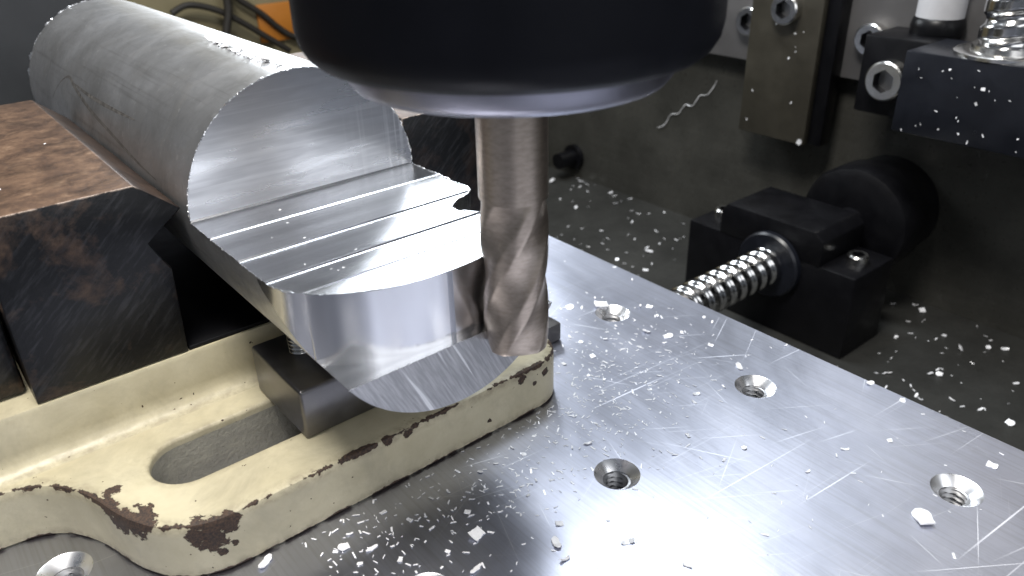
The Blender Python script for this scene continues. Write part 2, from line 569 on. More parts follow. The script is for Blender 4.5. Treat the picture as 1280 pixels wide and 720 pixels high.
plate = build_plate()
plate['kind'] = 'structure'
cs = None
for hx, hy in HOLES:
    if cs is None:
        g = MB()
        seg = 40
        # countersink cone
        prof = [(RC, 0.0), (RC - 0.12, -0.06), (RT + 0.12, -1.8), (RT, -1.9)]
        rs = [[g.v((r * math.cos(2 * math.pi * i / seg), r * math.sin(2 * math.pi * i / seg), z)) for i in range(seg)] for r, z in prof]
        for a, b in zip(rs, rs[1:]):
            for i in range(seg):
                g.f([a[i], a[(i + 1) % seg], b[(i + 1) % seg], b[i]])
        cs = g.build('countersink', M_burr, plate, smooth=25, recalc=False)
        g = MB()
        prof = []
        z = -1.9
        pitch = 1.3
        rs = []
        nz = 72
        for j in range(nz + 1):
            ring = []
            for i in range(seg):
                ph = j / 8.0 + i / seg
                tri = abs((ph % 1.0) - 0.5) * 2
                rr = RT - 0.7 * tri if j > 1 else RT
                ring.append(g.v((rr * math.cos(2 * math.pi * i / seg), rr * math.sin(2 * math.pi * i / seg), -1.9 - j * pitch / 8)))
            rs.append(ring)
        for a, b in zip(rs, rs[1:]):
            for i in range(seg):
                g.f([a[i], a[(i + 1) % seg], b[(i + 1) % seg], b[i]])
        g.f(rs[-1])
        th = g.build('hole_thread', M_thread, plate, smooth=60, recalc=False)
        c, t = cs, th
    else:
        c, t = cs.copy(), th.copy()
        COL.objects.link(c)
        COL.objects.link(t)
        c.parent = plate
        t.parent = plate
    c.location = t.location = (hx * S, hy * S, 0)

# ---- floor of the machine, wall behind, panels
g = MB()
g.box((-300, -260, -66), (300, 600, -60))
tray = g.build('floor', M_tray, smooth=0)
tray['kind'] = 'structure'
g = MB()
g.box((237, -240, -60), (247, 432, 320))
wl = g.build('wall_right', M_backw, smooth=0)
wl['kind'] = 'structure'
g = MB()
g.box((26, 432, -60), (246, 440, 320))
rw = g.build('wall_rear', M_beige, smooth=0)
rw['kind'] = 'structure'
g = MB()
g.box((-340, 425, -60), (25, 440, 320))
rw = g.build('wall_rear_dark', M_dark, smooth=0)
rw['kind'] = 'structure'

# ================================================================== VISE BASE
H = 12.9


def offset_ring(pts, d):
    """offset a closed CCW outline inwards by d"""
    n = len(pts)
    out = []
    for i in range(n):
        a, b, c = pts[i - 1], pts[i], pts[(i + 1) % n]
        t = (c[0] - a[0], c[1] - a[1])
        L = math.hypot(*t) or 1
        out.append((b[0] - t[1] / L * d, b[1] + t[0] / L * d))
    return out


def resample(pts, step, closed=True):
    P = list(pts) + ([pts[0]] if closed else [])
    out = []
    acc = 0.0
    for a, b in zip(P, P[1:]):
        L = math.dist(a, b)
        n = max(1, int(round(L / step)))
        for i in range(n):
            out.append((a[0] + (b[0] - a[0]) * i / n, a[1] + (b[1] - a[1]) * i / n))
    return out


vise = empty('milling_vise', (-40, 80, 0))
VO = (-40, 80, 0)
front = catmull([(-70, 29.0), (-75.5, 29.4), (-80.5, 31.4), (-84.7, 34.9), (-87.6, 39.5), (-89.6, 44.5), (-91.2, 49.8), (-93.2, 54.6), (-96.6, 59.6), (-101.2, 62.8), (-107, 64.0)], 6)
right = catmull([(12.6, 46), (13.0, 40), (12.3, 35.2), (9.6, 31.4), (5.4, 29.4), (0, 29.0)], 6)
outline = [(-150, 64.0), (-150, 150), (12.6, 150)] + right + front     # clockwise seen from above
outline = outline[::-1]
outline = resample(outline, 1.2)
# CCW check
ar = sum(a[0] * b[1] - b[0] * a[1] for a, b in zip(outline, outline[1:] + outline[:1]))
if ar < 0:
    outline = outline[::-1]
sc, sr = (-73.1, 50.5), 7.5
slot = [(sc[0] + sr * math.cos(a), sc[1] + sr * math.sin(a)) for a in [math.pi / 2 + math.pi * i / 24 for i in range(25)]]
slot2 = [(-12 + sr * math.cos(a), sc[1] + sr * math.sin(a)) for a in [-math.pi / 2 + math.pi * i / 24 for i in range(25)]]
slot = resample(slot + slot2, 1.2)
ar = sum(a[0] * b[1] - b[0] * a[1] for a, b in zip(slot, slot[1:] + slot[:1]))
if ar < 0:
    slot = slot[::-1]

g = MB()
bm = g.bm
lay = bm.verts.layers.float.new('edge')


def rings_for(pts, specs, sign):
    rs = []
    for d, z, e in specs:
        ring = []
        for x, y in (offset_ring(pts, d * sign) if d else pts):
            w = bm.verts.new((x, y, z))
            w[lay] = e
            ring.append(w)
        rs.append(ring)
    n = len(pts)
    for a, b in zip(rs, rs[1:]):
        for i in range(n):
            q = [a[i], a[(i + 1) % n], b[(i + 1) % n], b[i]]
            bm.faces.new(q if sign > 0 else q[::-1])
    return rs


ro = rings_for(outline, [(0.5, 0.0, 1.0), (0.0, 0.5, 1.0), (0, 1.3, 0.55), (0, 2.6, 0.0), (0, H - 2.6, 0.0), (0, H - 1.0, 0.8), (0.28, H - 0.28, 1.0), (1.0, H, 0.8), (3.0, H, 0.0)], 1)  # lowest rings darken the foot: worn paint plus a painted contact shadow
ri = rings_for(slot, [(0, H - 1.8, 0.1), (0, H - 0.7, 0.55), (0.25, H - 0.2, 0.62), (0.7, H, 0.5), (2.0, H, 0.0)], -1)
ed = []
for ring in (ro[-1], ri[-1]):
    for i in range(len(ring)):
        e = bm.edges.get((ring[i], ring[(i + 1) % len(ring)])) or bm.edges.new((ring[i], ring[(i + 1) % len(ring)]))
        ed.append(e)
res = bmesh.ops.triangle_fill(bm, use_beauty=True, edges=ed)
for fc in res['geom']:
    if isinstance(fc, bmesh.types.BMFace) and fc.normal.z < 0:
        fc.normal_flip()
base = g.build('base_casting', M_cream, vise, VO, smooth=40, recalc=False)
# rough inner wall of the slot
g = MB()
a = [g.v((x, y, H - 1.8)) for x, y in slot]
b = [g.v((x, y, 0.3)) for x, y in slot]
for i in range(len(slot)):
    j = (i + 1) % len(slot)
    g.f([a[j], a[i], b[i], b[j]])
g.build('slot_wall', M_cast, base, (0, 0, 0) if False else VO, smooth=40, recalc=False)
# raised bed carrying the jaws
g = MB()
prof = [(64.6, H - 0.2), (66.4, H + 0.25), (67.9, H + 0.9), (68.7, H + 2.2), (69.0, H + 4.2), (69.2, 24.2), (69.6, 25.0), (150, 25.0), (150, H - 0.2)]
g.prism(prof, -150, 34, axis='X')
lay = g.bm.verts.layers.float.new('edge')
for w in g.bm.verts:
    w[lay] = 0.62 if H < w.co.z < H + 0.5 else (0.3 if w.co.z < H + 1.5 else 0.0)
g.build('bed', M_cream, vise, VO, smooth=40)

# black slab put in for the dark opening between the jaws
g = MB()
g.box((-63.2, 70.2, 24.9), (-4.3, 149, 26.0), 0.3)
g.build('dark_opening', M_black, vise, VO)
# ---- jaws
ZT = 64.3
g = MB()
g.prism([(-93.6, 25.2), (-63.4, 25.2), (-62.6, 45.2), (-66.6, 52.0), (-58.1, 57.4), (-66.0, ZT), (-93.6, ZT)], 70.0, 160.0, bevel=0.35)
g.build('jaw', M_jaw, vise, VO, smooth=30)['label'] = 'jaw with a rusted brown top and near-black front'
g = MB()
xr = -30.98 * 2
g.prism([(-4.1, 25.2), (30, 25.2), (30, ZT + 1), (-4.1, ZT + 1)], 70.0, 160.0, bevel=0.35)
g.build('jaw', M_jaw2, vise, VO, smooth=30)
g = MB()
g.box((-150, 76, 25.2), (-94.2, 150, 44), 1.2)
g.build('jaw_carrier', M_carrier, vise, VO)
tag(vise, 'cream painted cast milling vise with chipped edges and rusty steel jaws', 'vise')

# ---- hold-down blocks
CB = (-38, 51, H + 0.05)
clamp = empty('clamp_block', CB)
g = MB()
prof = [(-52.2, H + 0.05), (-24, H + 0.05), (-24, 24.8), (-52.2, 24.8)]
g.box((-52.2, 39.4, H + 0.05), (-24, 63.6, 24.8), 0.8, 3)
g.build('block', M_block, clamp, CB)
tag(clamp, 'dark steel clamp block over the slot, under the end of the aluminium bar', 'clamp')


def thread_prof(r, z0, z1, pitch, depth):
    out = [(r - depth, z0)]
    z = z0 + 0.1
    while z < z1 - pitch:
        out += [(r - depth, z), (r, z + pitch * 0.4), (r, z + pitch * 0.6), (r - depth, z + pitch)]
        z += pitch
    return out + [(r - depth, z1)]


g = MB()
g.lathe(thread_prof(2.6, 24.75, 31.2, 1.0, 0.45), (-44.4, 54.2, 0), seg=32)
tag(g.build('clamp_stud', M_steel, None, (-44.4, 54.2, 24.8), smooth=60), 'threaded steel stud standing in the clamp block beneath the bar', 'stud')

CB2 = (19, 52, 0)
clamp2 = empty('clamp_block', CB2)
g = MB()
g.box((19.5, 49.0, 0.03), (28.5, 62, 5.6), 0.5, 2)
g.build('block', M_block, clamp2, CB2)
tag(clamp2, 'small dark steel block on the plate at the rounded end of the vise', 'clamp')

# ================================================================== THE WORKPIECE
XC, ZC, RB = -30.98, 54.89, 26.86
YW, YE, YB, ZL, ZF = 66.9, 12.2, 212.5, 40.8, 55.15
left_tab = catmull([(0, 13.9), (3, 13.95), (6, 14.2), (10, 15.0), (14.5, 16.6), (18.5, 18.8), (21.4, 20.9), (24, 23.6), (25.6, 26.4), (26.5, 29.8), (26.858, 34.5)], 6)
right_tab = catmull([(0, 13.9), (4, 13.97), (8, 14.5), (10.4, 15.1), (14, 17.0), (18, 20.2), (21, 24.2), (21.6, 27.5), (20.0, 31.6), (17.6, 34.6), (17.3, 37.0), (19.6, 39.4), (23.2, 41.0), (25.8, 42.4), (26.858, 44)], 6)
LT = [(y, x) for x, y in left_tab]
RTAB = [(y, x) for x, y in right_tab]


def xl(y):
    return XC - (RB - 0.002 if y >= 34.5 else lerp_tab(LT, y))


def xr_(y):
    return XC + (RB - 0.002 if y >= 44 else lerp_tab(RTAB, y))


# height of the milled flat along the bar: overlapping cutter passes, each tilted a little
PASS = [(13.0, -0.34), (22.9, -0.10), (23.15, 0.12), (23.5, -0.10), (31.0, -0.34), (31.25, 0.10), (31.6, -0.02), (42.3, -0.26), (42.6, 0.16), (43.0, -0.06), (49.0, -0.30), (55.7, -0.20), (56.0, 0.08), (56.4, -0.18), (65.6, -0.36), (66.5, -0.05), (66.9, 0.45)]


def zflat(y):
    return ZF + 0.62 * lerp_tab(PASS, y)


def circ_z(x):
    return ZC - math.sqrt(max(0.0, RB * RB - (x - XC) ** 2))


rows = sorted({round(y, 3) for y in
               [y for y, _ in LT] + [y for y, _ in RTAB] + [p[0] for p in PASS] + [44 + i * 0.8 for i in range(29)] + [YW]})
rows = [y for y in rows if y <= YW]
g = MB()
NX = 12
fl, wlt, wlb, wrt, wrb = [], [], [], [], []
for y in rows:
    a, b = xl(y), xr_(y)
    z = zflat(y)
    fl.append([g.v((a + (b - a) * i / NX, y, z)) for i in range(NX + 1)])
for r0, r1 in zip(fl, fl[1:]):
    for i in range(NX):
        g.f([r0[i], r0[i + 1], r1[i + 1], r1[i]], 1)
# curved end wall (left and right flanks share the rows)
for side, fx, idx in (('l', xl, 0), ('r', xr_, NX)):
    prev = None
    for j, y in enumerate(rows):
        if y > (34.5 if side == 'l' else 44.0):
            break
        x = fx(y)
        bz = max(ZL, circ_z(x)) if abs(x - XC) > 22 else ZL
        bz = min(bz, zflat(y) - 0.01)
        cur = (fl[j][idx], g.v((x, y, bz)))
        if prev:
            q = [prev[0], cur[0], cur[1], prev[1]]
            g.f(q if side == 'r' else q[::-1], 3)
        prev = cur
# ledge
dxl = math.sqrt(RB ** 2 - (ZL - ZC) ** 2)
prev = None
for y in rows:
    if y > 41.5:
        break
    a, b = max(XC - dxl, xl(y)), min(XC + dxl, xr_(y))
    # strip left of the wall and right of the wall at this y
    cur = (g.v((XC - dxl, y, ZL)), g.v((a, y, ZL)), g.v((b, y, ZL)), g.v((XC + dxl, y, ZL)))
    if prev:
        g.f([prev[0], prev[1], cur[1], cur[0]], 5)
        g.f([prev[2], prev[3], cur[3], cur[2]], 5)
    else:
        e0 = [g.v((XC - dxl, YE, ZL)), g.v((XC + dxl, YE, ZL))]
        g.f([e0[0], e0[1], cur[3], cur[0]], 5)
    prev = cur
# outer skin below the flat
NA = 72
a0 = math.asin(max(-1, min(1, (ZF - 0.1 - ZC) / RB)))
al = math.asin((ZL - ZC) / RB)


def arc_pts(t0, t1, n):
    return [(XC + RB * math.cos(t0 + (t1 - t0) * i / n), ZC + RB * math.sin(t0 + (t1 - t0) * i / n)) for i in range(n + 1)]


def y_end(x, z):
    if z <= ZL + 1e-6:
        return YE
    dx = abs(x - XC)
    return lerp_tab(left_tab, dx) if x < XC else max(lerp_tab(right_tab[-14:], dx), 40.8)


def skin(pts, m=0, yfun=y_end):
    ys = [YW]
    prev = None
    for x, z in pts:
        y1 = yfun(x, z)
        col = [g.v((x, YW + (y1 - YW) * i / 6, z)) for i in range(7)]
        if prev:
            for i in range(6):
                g.f([prev[i], prev[i + 1], col[i + 1], col[i]], m)
        prev = col


# left upper flank, bottom, right upper flank  (angles measured from +x)
skin(arc_pts(math.pi - a0, math.pi - al, 14))
skin(arc_pts(math.pi - al, 2 * math.pi + al, 60), yfun=lambda x, z: YE)
skin(arc_pts(2 * math.pi + al, 2 * math.pi + a0, 14))
# sawn end face (segment)
seg_pts = arc_pts(math.pi - al, 2 * math.pi + al, 60)
g.f([g.v((x, YE, z)) for x, z in seg_pts], 4)
# full-round back portion, wall and back cap
full = arc_pts(0, 2 * math.pi, 120)[:-1]
ringA = [g.v((x, YW, z)) for x, z in full]
ringB = [g.v((x, YB - 0.6, z)) for x, z in full]
ringC = [g.v((XC + (x - XC) * 0.977, YB, ZC + (z - ZC) * 0.977)) for x, z in full]
for i in range(120):
    j = (i + 1) % 120
    g.f([ringA[i], ringA[j], ringB[j], ringB[i]], 0)
    g.f([ringB[i], ringB[j], ringC[j], ringC[i]], 4)
g.f(ringC, 4)
up = arc_pts(a0, math.pi - a0, 70)
g.f([g.v((x, YW, z)) for x, z in up][::-1], 2)
bmesh.ops.remove_doubles(g.bm, verts=list(g.bm.verts), dist=0.004)
BO = (XC, 120, ZC - RB)
bar = empty('round_bar', BO)
body = g.build('bar_body', [M_skin, M_flat, M_wall, M_round, M_sawn, M_flat], bar, BO, smooth=14)
tag(bar, 'thick aluminium round bar with a milled flat and rounded end, held in the vise', 'metal bar')

# dark rubbed line on the skin of the bar
g = MB()
for path in ([(169.9, 180.2), (156.6, 171.4), (151.1, 164.5), (154.2, 157.0), (160.1, 141.4), (165.2, 119.0), (169.6, 99.0), (171.3, 86.3)],
             [(152.8, 158.4), (153.8, 141.6), (152.8, 121.7), (151.1, 104.6)]):
    pp = catmull(path, 6)
    L = [None, None]
    for i, (t, y) in enumerate(pp):
        w = 0.45 * math.sin(math.pi * (i + 1) / (len(pp) + 1)) + 0.08
        cur = [g.v((XC + (RB + 0.02) * math.cos(math.radians(t + s_ * w * 2)), y + s_ * w * 0.5, ZC + (RB + 0.02) * math.sin(math.radians(t + s_ * w * 2)))) for s_ in (-1, 1)]
        if L[0]:
            g.f([L[0], L[1], cur[1], cur[0]])
        L = cur
st = g.build('stain', M_stain, body, BO, smooth=60)
st['kind'] = 'stuff'

# ragged burrs left along the edges of the cuts
rnd = random.Random(4)
g = MB()


def beads(pts, rmin, rmax, gap):
    i = 0
    while i < len(pts) - 3:
        L = rnd.randint(2, 6)
        pp = [Vector(p) + Vector((rnd.uniform(-.12, .12), rnd.uniform(-.15, .15), rnd.uniform(-.12, .12))) for p in pts[i:i + L + 1]]
        if len(pp) > 2:
            r = rnd.uniform(rmin, rmax)
            g.tube(pp, [r * 0.5] + [r * rnd.uniform(.7, 1.5) for _ in pp[2:]] + [r * 0.4], 5)
        i += L + (rnd.randint(1, gap) if rnd.random() < 0.5 else 0)


beads([(XC + (RB + .02) * math.cos(t), YW - 0.02, ZC + (RB + .02) * math.sin(t)) for t in [math.radians(2 + 178 * i / 240) for i in range(241)]], 0.09, 0.20, 3)
beads([(XC + (RB - .2) * math.cos(t), YB + .1, ZC + (RB - .2) * math.sin(t)) for t in [math.radians(70 + 100 * i / 100) for i in range(101)]], 0.2, 0.5, 5)
beads([(xl(y) - .03, y, zflat(y)) for y in [15 + i * 0.5 for i in range(104)]], 0.05, 0.13, 4)
beads([(xr_(y) + .03, y, zflat(y)) for y in [33 + i * 0.4 for i in range(84)]], 0.08, 0.20, 3)
beads([(XC - dxl + 2 * dxl * i / 120, YE, ZL) for i in range(121)], 0.03, 0.07, 4)
g.build('burr', M_burr, body, BO, smooth=60)['kind'] = 'stuff'

# ================================================================== CUTTER AND SPINDLE NOSE
TX, TY = -20.6, 8.3
TO = (TX, TY, 38.7)
tool = empty('end_mill', TO)
g = MB()
g.lathe([(6.0, 68.0), (6.0, 92.5)], (TX, TY, 0), seg=64)
g.build('shank', M_tool, tool, TO, smooth=40)


def flute(a, r, h):
    tw = (h - 38.7) * 2 * math.pi / 62.0
    depth = 0.11 * max(0.0, min(1.0, (74.0 - h) / 9.0))
    u = ((a - tw) / (2 * math.pi) * 4) % 1.0
    s = 0.0 if u < 0.30 else math.sin(math.pi * (u - 0.30) / 0.70) ** 0.7
    return r * (1 - depth * s)


g = MB()
zz = [38.7 + i * (68.05 - 38.7) / 70 for i in range(71)]
g.lathe([(5.9, 38.7)] + [(6.0, z) for z in zz[1:]], (TX, TY, 0), seg=96, fn=flute)
g.build('fluted_cutter', M_tool, tool, TO, smooth=50)
tag(tool, 'bronze grey fluted end mill cutting the end of the bar', 'end mill')

CO = (TX, TY, 88.0)
chuck = empty('collet_chuck', CO)
g = MB()
g.lathe([(25.9, 92.2), (28.2, 92.3), (29.8, 92.7), (31.0, 93.7), (32.0, 95.4), (32.4, 97.6), (32.4, 150), (20, 152)], (TX, TY, 0), seg=128)
g.build('nut_body', M_nut, chuck, CO, smooth=40)
g = MB()
g.lathe([(6.02, 89.0), (9, 88.6), (9.4, 88.2), (22.4, 88.0), (24.6, 88.4), (25.6, 89.6), (26.0, 92.35)], (TX, TY, 0), seg=128)
g.build('nose_ring', M_ring, chuck, CO, smooth=40)
tag(chuck, 'large black collet chuck with a bright ring under it, holding the cutter', 'chuck')

# ================================================================== FEED SCREW AND BEARING BLOCK
YS, ZS = 71.5, -30.0


def ball_screw(L0, L1, r, pitch, axis, c, seg=40, per=12):
    g = MB()
    n = int((L1 - L0) / pitch * per)
    rings = []
    for j in range(n + 1):
        h = L0 + (L1 - L0) * j / n
        ring = []
        for i in range(seg):
            a = 2 * math.pi * i / seg
            ph = (h / pitch - i / seg) % 1.0
            d = 0.0 if ph < 0.5 else math.sin(math.pi * (ph - 0.5) / 0.5) ** 0.7
            rr = r - 1.35 * d
            u, w = rr * math.cos(a), rr * math.sin(a)
            p = {'Z': (u, w, h), 'X': (h, u, w)}[axis]
            ring.append(g.v((p[0] + c[0], p[1] + c[1], p[2] + c[2])))
        rings.append(ring)
    for a, b in zip(rings, rings[1:]):
        for i in range(seg):
            g.f([a[i], a[(i + 1) % seg], b[(i + 1) % seg], b[i]])
    g.f(rings[0][::-1])
    g.f(rings[-1])
    return g


g = ball_screw(-40, 167.3, 8.0, 6.5, 'X', (0, YS, ZS))
tag(g.build('ball_screw', M_screw, None, (150, YS, ZS - 8), smooth=50), 'shiny horizontal ball screw running from under the plate into the bearing block', 'ball screw')

BK = (181, 74.5, -60)
blk = empty('bearing_block', BK)
g = MB()
g.box((167, 35, -60), (196, 114.5, -24), 0.8)
g.build('block_foot', M_black, blk, BK)
g = MB()
g.prism([(50, -24.3), (50, -14), (54, -10.5), (95, -10.5), (98, -14), (98, -24.3)], 166.6, 197, axis='X', bevel=0.6)
g.build('block_crown', M_black, blk, BK)
g = MB()
g.lathe([(9.2, 163.5), (13.2, 163.5), (14.0, 164.4), (14.0, 167.4)], (0, YS, ZS), axis='X', seg=64)
g.build('bearing_collar', M_blue, blk, BK, smooth=40)


def cap_screw(parent, o, c, axis_m, r=4.2, hgt=4.0):
    """socket head cap screw, head along +z of axis_m at point c"""
    g = MB()
    g.lathe([(r, 0), (r, hgt - 0.6), (r - 0.6, hgt)], seg=40)
    # open socket: drop the top cap and model a hexagonal recess
    top = [f for f in g.bm.faces if f.calc_center_median().z > hgt - 1e-4]
    bmesh.ops.delete(g.bm, geom=top, context='FACES_ONLY')
    n = 40
    rim = [w for w in g.bm.verts if abs(w.co.z - hgt) < 1e-5]
    rim.sort(key=lambda w: math.atan2(w.co.y, w.co.x))
    def hexr(a, rr):
        s = (a % (math.pi / 3)) - math.pi / 6
        return rr * math.cos(math.pi / 6) / math.cos(s)
    h1, h2 = [], []
    for w in rim:
        a = math.atan2(w.co.y, w.co.x)
        rr = hexr(a, r * 0.60)
        h1.append(g.v((rr * math.cos(a), rr * math.sin(a), hgt)))
        h2.append(g.v((rr * math.cos(a), rr * math.sin(a), hgt - 4.4)))
    for i in range(n):
        j = (i + 1) % n
        g.f([rim[i], rim[j], h1[j], h1[i]])
        g.f([h1[i], h1[j], h2[j], h2[i]], 1)  # black wall colour stands in for the shade inside the socket
    g.f(h2, 2)
    for w in g.bm.verts:
        w.co = axis_m @ w.co + Vector(c)
    return g.build('cap_screw', [M_steel, M_black, M_thread], parent, o, smooth=35)


UP = Matrix.Identity(3)
MX = Matrix(((0, 0, -1), (0, 1, 0), (1, 0, 0)))     # head points to -X
cap_screw(blk, BK, (181, 106.5, -24.1), UP)
cap_screw(blk, BK, (181, 42.5, -24.1), UP)
tag(blk, 'black bearing block on the machine floor at the end of the horizontal screw', 'bearing block')

g = MB()
g.lathe([(6, 196.5), (7, 197), (7, 204), (20, 204), (23, 205.5), (24, 208), (24, 220), (22, 223), (22, 236.8)], (0, 60, -19.5), axis='X', seg=72)
tag(g.build('motor_coupling', M_black, None, (216, 60, -43), smooth=35), 'round black coupling disc behind the bearing block against the wall', 'coupling')

# ================================================================== UPPER RIGHT SLIDE
g = MB()
g.box((229, -120, 33), (236.9, 432, 190), 0.8)
slide = g.build('column_plate', M_grey, None, (233, 60, 33), smooth=30)
tag(slide, 'grey metal plate across the upper part of the machine wall', 'plate')

RL = (226, 112, 3)
rail = empty('guide_rail', RL)
g = MB()
g.box((219, 95.5, 3), (228.9, 130.5, 190), 0.5)
g.build('rail_bar', M_olive, rail, RL)
g = MB()
g.box((221, 88.5, 3.6), (228.9, 94.9, 190), 0.5)
g.build('rail_edge', M_black, rail, RL)
cap_screw(rail, RL, (219.05, 111.5, 60.5), MX, 6.5, 5.0)
tag(rail, 'vertical olive guide rail with a black edge strip on the wall', 'guide rail')
cs1 = cap_screw(None, (229, 136, 51.5), (229.05, 136, 51.5), MX, 6.5, 5.0)
tag(cs1, 'socket cap screw half hidden behind the olive guide rail', 'screw')
cs2 = cap_screw(None, (229, 76.5, 51), (229.05, 76.5, 51.0), MX, 6.5, 5.0)
tag(cs2, 'socket cap screw in the grey plate beside the black nut housing', 'screw')

NH = (200, 14, 29)
hs = empty('nut_housing', NH)
g = MB()
g.box((185, -60, 29), (215, 42, 57.6), 0.7)
g.build('housing_body', M_blue, hs, NH)
g = MB()
g.box((205, 42.2, 27.5), (228.8, 68, 57.2), 0.9)
g.build('mounting_flange', M_black, hs, NH)
cap_screw(hs, NH, (205.05, 55.0, 42.0), MX, 7.4, 6.0)
g = MB()
g.lathe([(9.1, 57.55), (15.5, 57.55), (15.5, 58.6), (14.9, 59.0), (10.5, 59.0), (10.2, 60.8), (9.1, 60.8)], (200, 16, 0), seg=64)
g.build('seal_ring', M_steel, hs, NH, smooth=35)
tag(hs, 'black chip-speckled nut housing carrying the vertical ball screw', 'nut housing')
g = ball_screw(57.7, 190, 9.0, 8.5, 'Z', (200, 16, 0))
tag(g.build('ball_screw', M_screw, None, (200, 16, 57.7), smooth=50), 'shiny vertical ball screw rising from the black nut housing', 'ball screw')
g = MB()
g.lathe([(8.5, 62.5), (8.5, 75), (7.0, 77), (7.0, 120)], (224, 50, 0), seg=40)
g.lathe([(9.6, 57.25), (9.8, 60), (9.2, 62.6), (8.4, 63.4)], (224, 50, 0), seg=40, m=1)
tag(g.build('plastic_sleeve', [M_white, M_black], None, (224, 50, 57.3), smooth=35), 'white plastic sleeve behind the vertical ball screw', 'sleeve')

# rod of the rear slide
g = MB()
g.lathe([(5.0, 222), (5.0, 236.8)], (0, 262, -47), axis='X', seg=32)
g.lathe([(8.0, 234), (8.0, 236.8)], (0, 262, -47), axis='X', seg=32)
tag(g.build('shaft_end', M_black, None, (230, 262, -52), smooth=35), 'short dark shaft end on the back wall behind the cutter', 'shaft')

# ================================================================== REAR: cables and orange part
def cable(pts, r, label):
    g = MB()
    g.tube(catmull(pts, 10), r, 10)
    return tag(g.build('cable', M_rubber, None, pts[0], smooth=60), label, 'cable')


cable([(57, 424, 44), (66, 424, 47.5), (76, 424, 46), (88, 424, 41), (100, 424, 33), (112, 424, 24), (128, 424, 12)], 2.0, 'dark cable arching low across the beige rear panel')
cable([(92, 420, 70), (91, 420, 54), (90, 420, 42), (87, 420, 32), (84, 420, 22)], 2.6, 'dark cable hanging straight down the beige rear panel')
cable([(94, 427, 62), (99, 427, 49), (106, 427, 43), (115, 427, 36), (124, 427, 27), (134, 427, 20), (150, 427, 17)], 2.0, 'dark cable running down toward the orange box')
g = MB()
g.box((112, 429, 18), (150, 431.8, 42), 1.0)
tag(g.build('orange_box', M_orange, None, (130, 430, 18), smooth=30), 'blurred orange box on the beige rear panel', 'box')

# ================================================================== CHIPS
rnd = random.Random(11)


def chip_mesh(kind):
    """thin curled flake about 1 mm long, with thickness"""
    g = MB()
    L, W, T = 1.0, (0.5, 0.75, 0.22, 0.32, 0.8, 0.4)[kind], 0.07
    curl = (0.7, 0.3, 1.6, 0.5, 0.25, 1.2)[kind]
    n = 6
    tops, bots = [], []
    for i in range(n + 1):
        t = i / n - 0.5
        R = 1.0 / curl
        a = t * curl
        wv = W * 0.5 * (1 - (abs(t) * 2) ** 6 * rnd.uniform(0.0, 0.7)) * rnd.uniform(0.75, 1.2)
        x, z = R * math.sin(a), R * (1 - math.cos(a))
        nx, nz = -math.sin(a), math.cos(a)
        sk = rnd.uniform(-.08, .08)
        tops.append([g.v((x + nx * T + sk, s * wv, z + nz * T)) for s in (-1, 1)])
        bots.append([g.v((x + sk, s * wv, z)) for s in (-1, 1)])
    for i in range(n):
        g.f([tops[i][0], tops[i + 1][0], tops[i + 1][1], tops[i][1]])
        g.f([bots[i][1], bots[i + 1][1], bots[i + 1][0], bots[i][0]])
        for s in (0, 1):
            g.f([tops[i][s], bots[i][s], bots[i + 1][s], tops[i + 1][s]])
    for i in (0, n):
        g.f([tops[i][0], tops[i][1], bots[i][1], bots[i][0]])
    o = g.build('metal_chip', M_chip, None, (0, 0, 0), smooth=40)
    me = o.data
    bpy.data.objects.remove(o)
    return me


CHIPS = [chip_mesh(i) for i in range(6)]


def put_chip(p, size, label, group, nrm=None, flat=0.35):
    o = bpy.data.objects.new('metal_chip', rnd.choice(CHIPS))
    COL.objects.link(o)
    s = size * rnd.uniform(0.85, 1.15)
    o.scale = (s, s * rnd.uniform(.8, 1.2), s)
    q = Matrix.Rotation(rnd.uniform(0, 6.28), 3, 'Z') @ Matrix.Rotation(rnd.uniform(-flat, flat), 3, 'X') @ Matrix.Rotation(rnd.uniform(-flat, flat) * 0.5, 3, 'Y')
    if nrm is not None:
        q = Vector(nrm).to_track_quat('Z', 'Y').to_matrix() @ q
    o.rotation_euler = q.to_euler()
    # rest the lowest corner on the surface
    nn = Vector(nrm) if nrm is not None else Vector((0, 0, 1))
    mm = q @ Matrix.Diagonal(o.scale)
    low = min((mm @ w.co).dot(nn) for w in o.data.vertices)
    o.location = Vector(p) * S - nn * (low + 0.00003)
    tag(o, label, 'metal chip', group)
    return o


